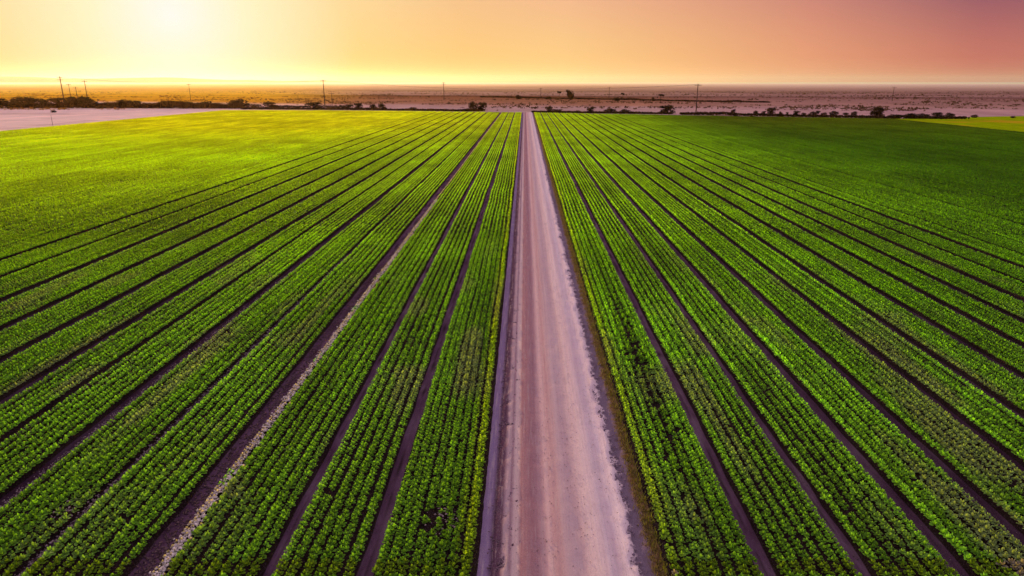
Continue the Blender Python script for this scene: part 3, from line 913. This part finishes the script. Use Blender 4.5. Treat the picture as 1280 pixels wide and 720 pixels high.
POLES = {}
for key, px, top, base, arms, r0, label in [
    ('a', 75, 95, 133, 2, .26, 'tallest wooden utility pole rising from the trees at far left'),
    ('b', 84, 104, 131, 1, .15, 'faint short pole between the two tall poles at far left'),
    ('c', 92, 108, 130, 1, .18, 'shortest faint pole just left of the second tall pole'),
    ('d', 105, 100, 132, 1, .20, 'second tallest utility pole at far left, right of its neighbours'),
    ('e', 235, 104, 124, 1, .16, 'faint lone utility pole far behind the left tree line'),
    ('f', 405.5, 99, 136, 1, .20, 'tall utility pole standing alone in the left centre'),
    ('g', 414.5, 115, 134, 1, .12, 'short thin pole close beside the tall pole in the left centre'),
    ('h', 555, 102, 124, 2, .22, 'distant utility pole with two crossarms left of the double bush'),
    ('i', 676, 109, 122.5, 1, .16, 'faint distant pole right of the road end'),
    ('j', 761, 108, 123, 1, .18, 'thin distant pole between the tallest distant tree and the slender tree'),
    ('k', 869, 104, 141.5, 1, .19, 'tall utility pole standing at the edge of the right field'),
    ('l', 1111, 108, 125, 1, .17, 'faint distant pole behind the biggest round bush on the right'),
]:
    POLES[key] = utility_pole(px, top, base, label, arms, r0)
v = utility_pole(59, 144, 155, 'short thin marker post on the bare pink ground at far left', 0, .05, None, 'marker_post')


def wire(pA, pB, sag, label):
    V, Q = [], []
    off_ = 0
    for dx in (-1.0, -.4, .4, 1.0):
        pts = []
        for i in range(25):
            t = i / 24
            pts.append((pA[0] + (pB[0] - pA[0]) * t + dx, pA[1] + (pB[1] - pA[1]) * t - .115, pA[2] + (pB[2] - pA[2]) * t - sag * 4 * t * (1 - t)))
        for q in pts:
            for k_ in range(4):
                a = k_ * math.pi / 2
                V.append((q[0], q[1] + 0.008 * math.cos(a), q[2] + 0.008 * math.sin(a)))
        for i in range(24):
            for k_ in range(4):
                Q.append((off_ + i * 4 + k_, off_ + i * 4 + (k_ + 1) % 4, off_ + i * 4 + 4 + (k_ + 1) % 4, off_ + i * 4 + 4 + k_))
        off_ += 100
    tag(obj('power_line', np_mesh('power_line', np.array(V), np.array(Q)), wire_mat), label, 'power line', 'power lines')
wire(POLES['a'][1], POLES['f'][1], 2.0, 'thin power line strung from the far left poles to the tall left-centre pole')
wire(POLES['f'][1], POLES['k'][1], 2.4, 'thin power line strung across the road end between the two tall poles')

# ------------------------------------------------------------------ sunset haze over the plain
S = NT('sunset_haze')
vs = S.n('ShaderNodeVolumeScatter')
vs.inputs['Color'].default_value = (1.0, .44, .16, 1)
vs.inputs['Density'].default_value = .00005
vs.inputs['Anisotropy'].default_value = .62
S.t.links.new(vs.outputs[0], S.out.inputs['Volume'])
hz = obj('haze', box_mesh('haze', -9000, 9000, -60, 9000, -1.0, 90), S.m)
tag(hz, kind='structure')

S = NT('mist_bank_haze')
vs = S.n('ShaderNodeVolumeScatter')
vs.inputs['Color'].default_value = (.95, .60, .40, 1)
vs.inputs['Density'].default_value = .00035
vs.inputs['Anisotropy'].default_value = .5
S.t.links.new(vs.outputs[0], S.out.inputs['Volume'])
hz = obj('mist', box_mesh('mist', -8000, 8000, 560, 8000, -.6, 9), S.m)
tag(hz, kind='structure')

hz2 = obj('mist', box_mesh('mist', -8000, 8000, 1500, 8000, 9.3, 60), None)
M2 = S.m.copy(); hz2.data.materials.append(M2)
for n_ in M2.node_tree.nodes:
    if n_.type == 'VOLUME_SCATTER': n_.inputs['Density'].default_value = .00012
tag(hz2, kind='structure')

# low dry scrub dotted over the plain
g = np.random.default_rng(77)
NS = 60000
Yc = 262 + 560 * g.random(NS) ** 1.3
Xc = (g.random(NS) * 2 - 1) * (Yc * .80 + 10)
keep = (vnoise(Xc * .6, Yc, 22, 81) * .6 + vnoise(Xc * .5, Yc, 6, 82) * .4 > .60) & (Yc > y_end(Xc) + 12)
keep &= ~((Xc > 95) & (Yc < 262))
Xc, Yc = Xc[keep][:6500], Yc[keep][:6500]
nS = len(Xc); m_ = 7
sz = g.uniform(.25, .75, nS) * (1 + .5 * (g.random(nS) > .9))
c = np.stack([np.repeat(Xc, m_), np.repeat(Yc, m_), np.full(nS * m_, PLAIN_Z)], -1)
zs_ = np.repeat(sz, m_)
c += np.stack([g.normal(0, .55, nS * m_) * zs_, g.normal(0, .55, nS * m_) * zs_, g.uniform(.05, .75, nS * m_) * zs_], -1)
a1 = g.normal(0, 1, (nS * m_, 3)); a1 /= np.linalg.norm(a1, axis=1)[:, None]
b1 = g.normal(0, 1, (nS * m_, 3)); a2 = np.cross(a1, b1); a2 /= np.linalg.norm(a2, axis=1)[:, None]
q_ = (zs_ * .38)[:, None]
Vv = np.stack([c - a1 * q_, c - a2 * q_, c + a1 * q_, c + a2 * q_], 1).reshape(-1, 3)
Vv[:, 2] = np.maximum(Vv[:, 2], PLAIN_Z)
cc = (np.array((.10, .058, .03))[None] + np.repeat(np.clip(-Xc / Yc * 2 - .3, 0, 1), m_)[:, None] * np.array((.25, .11, .0))[None]) * g.uniform(.5, 1.5, nS * m_)[:, None]  # left scrub carries the same painted golden glow as the ground
tag(obj('scrub', np_mesh('scrub', Vv, np.arange(4 * nS * m_).reshape(-1, 4), np.repeat(cc, 4, axis=0)), shrub_mat),
    'low dry scrub dotted over the dusty plain beyond the fields', 'scrub', kind='stuff')
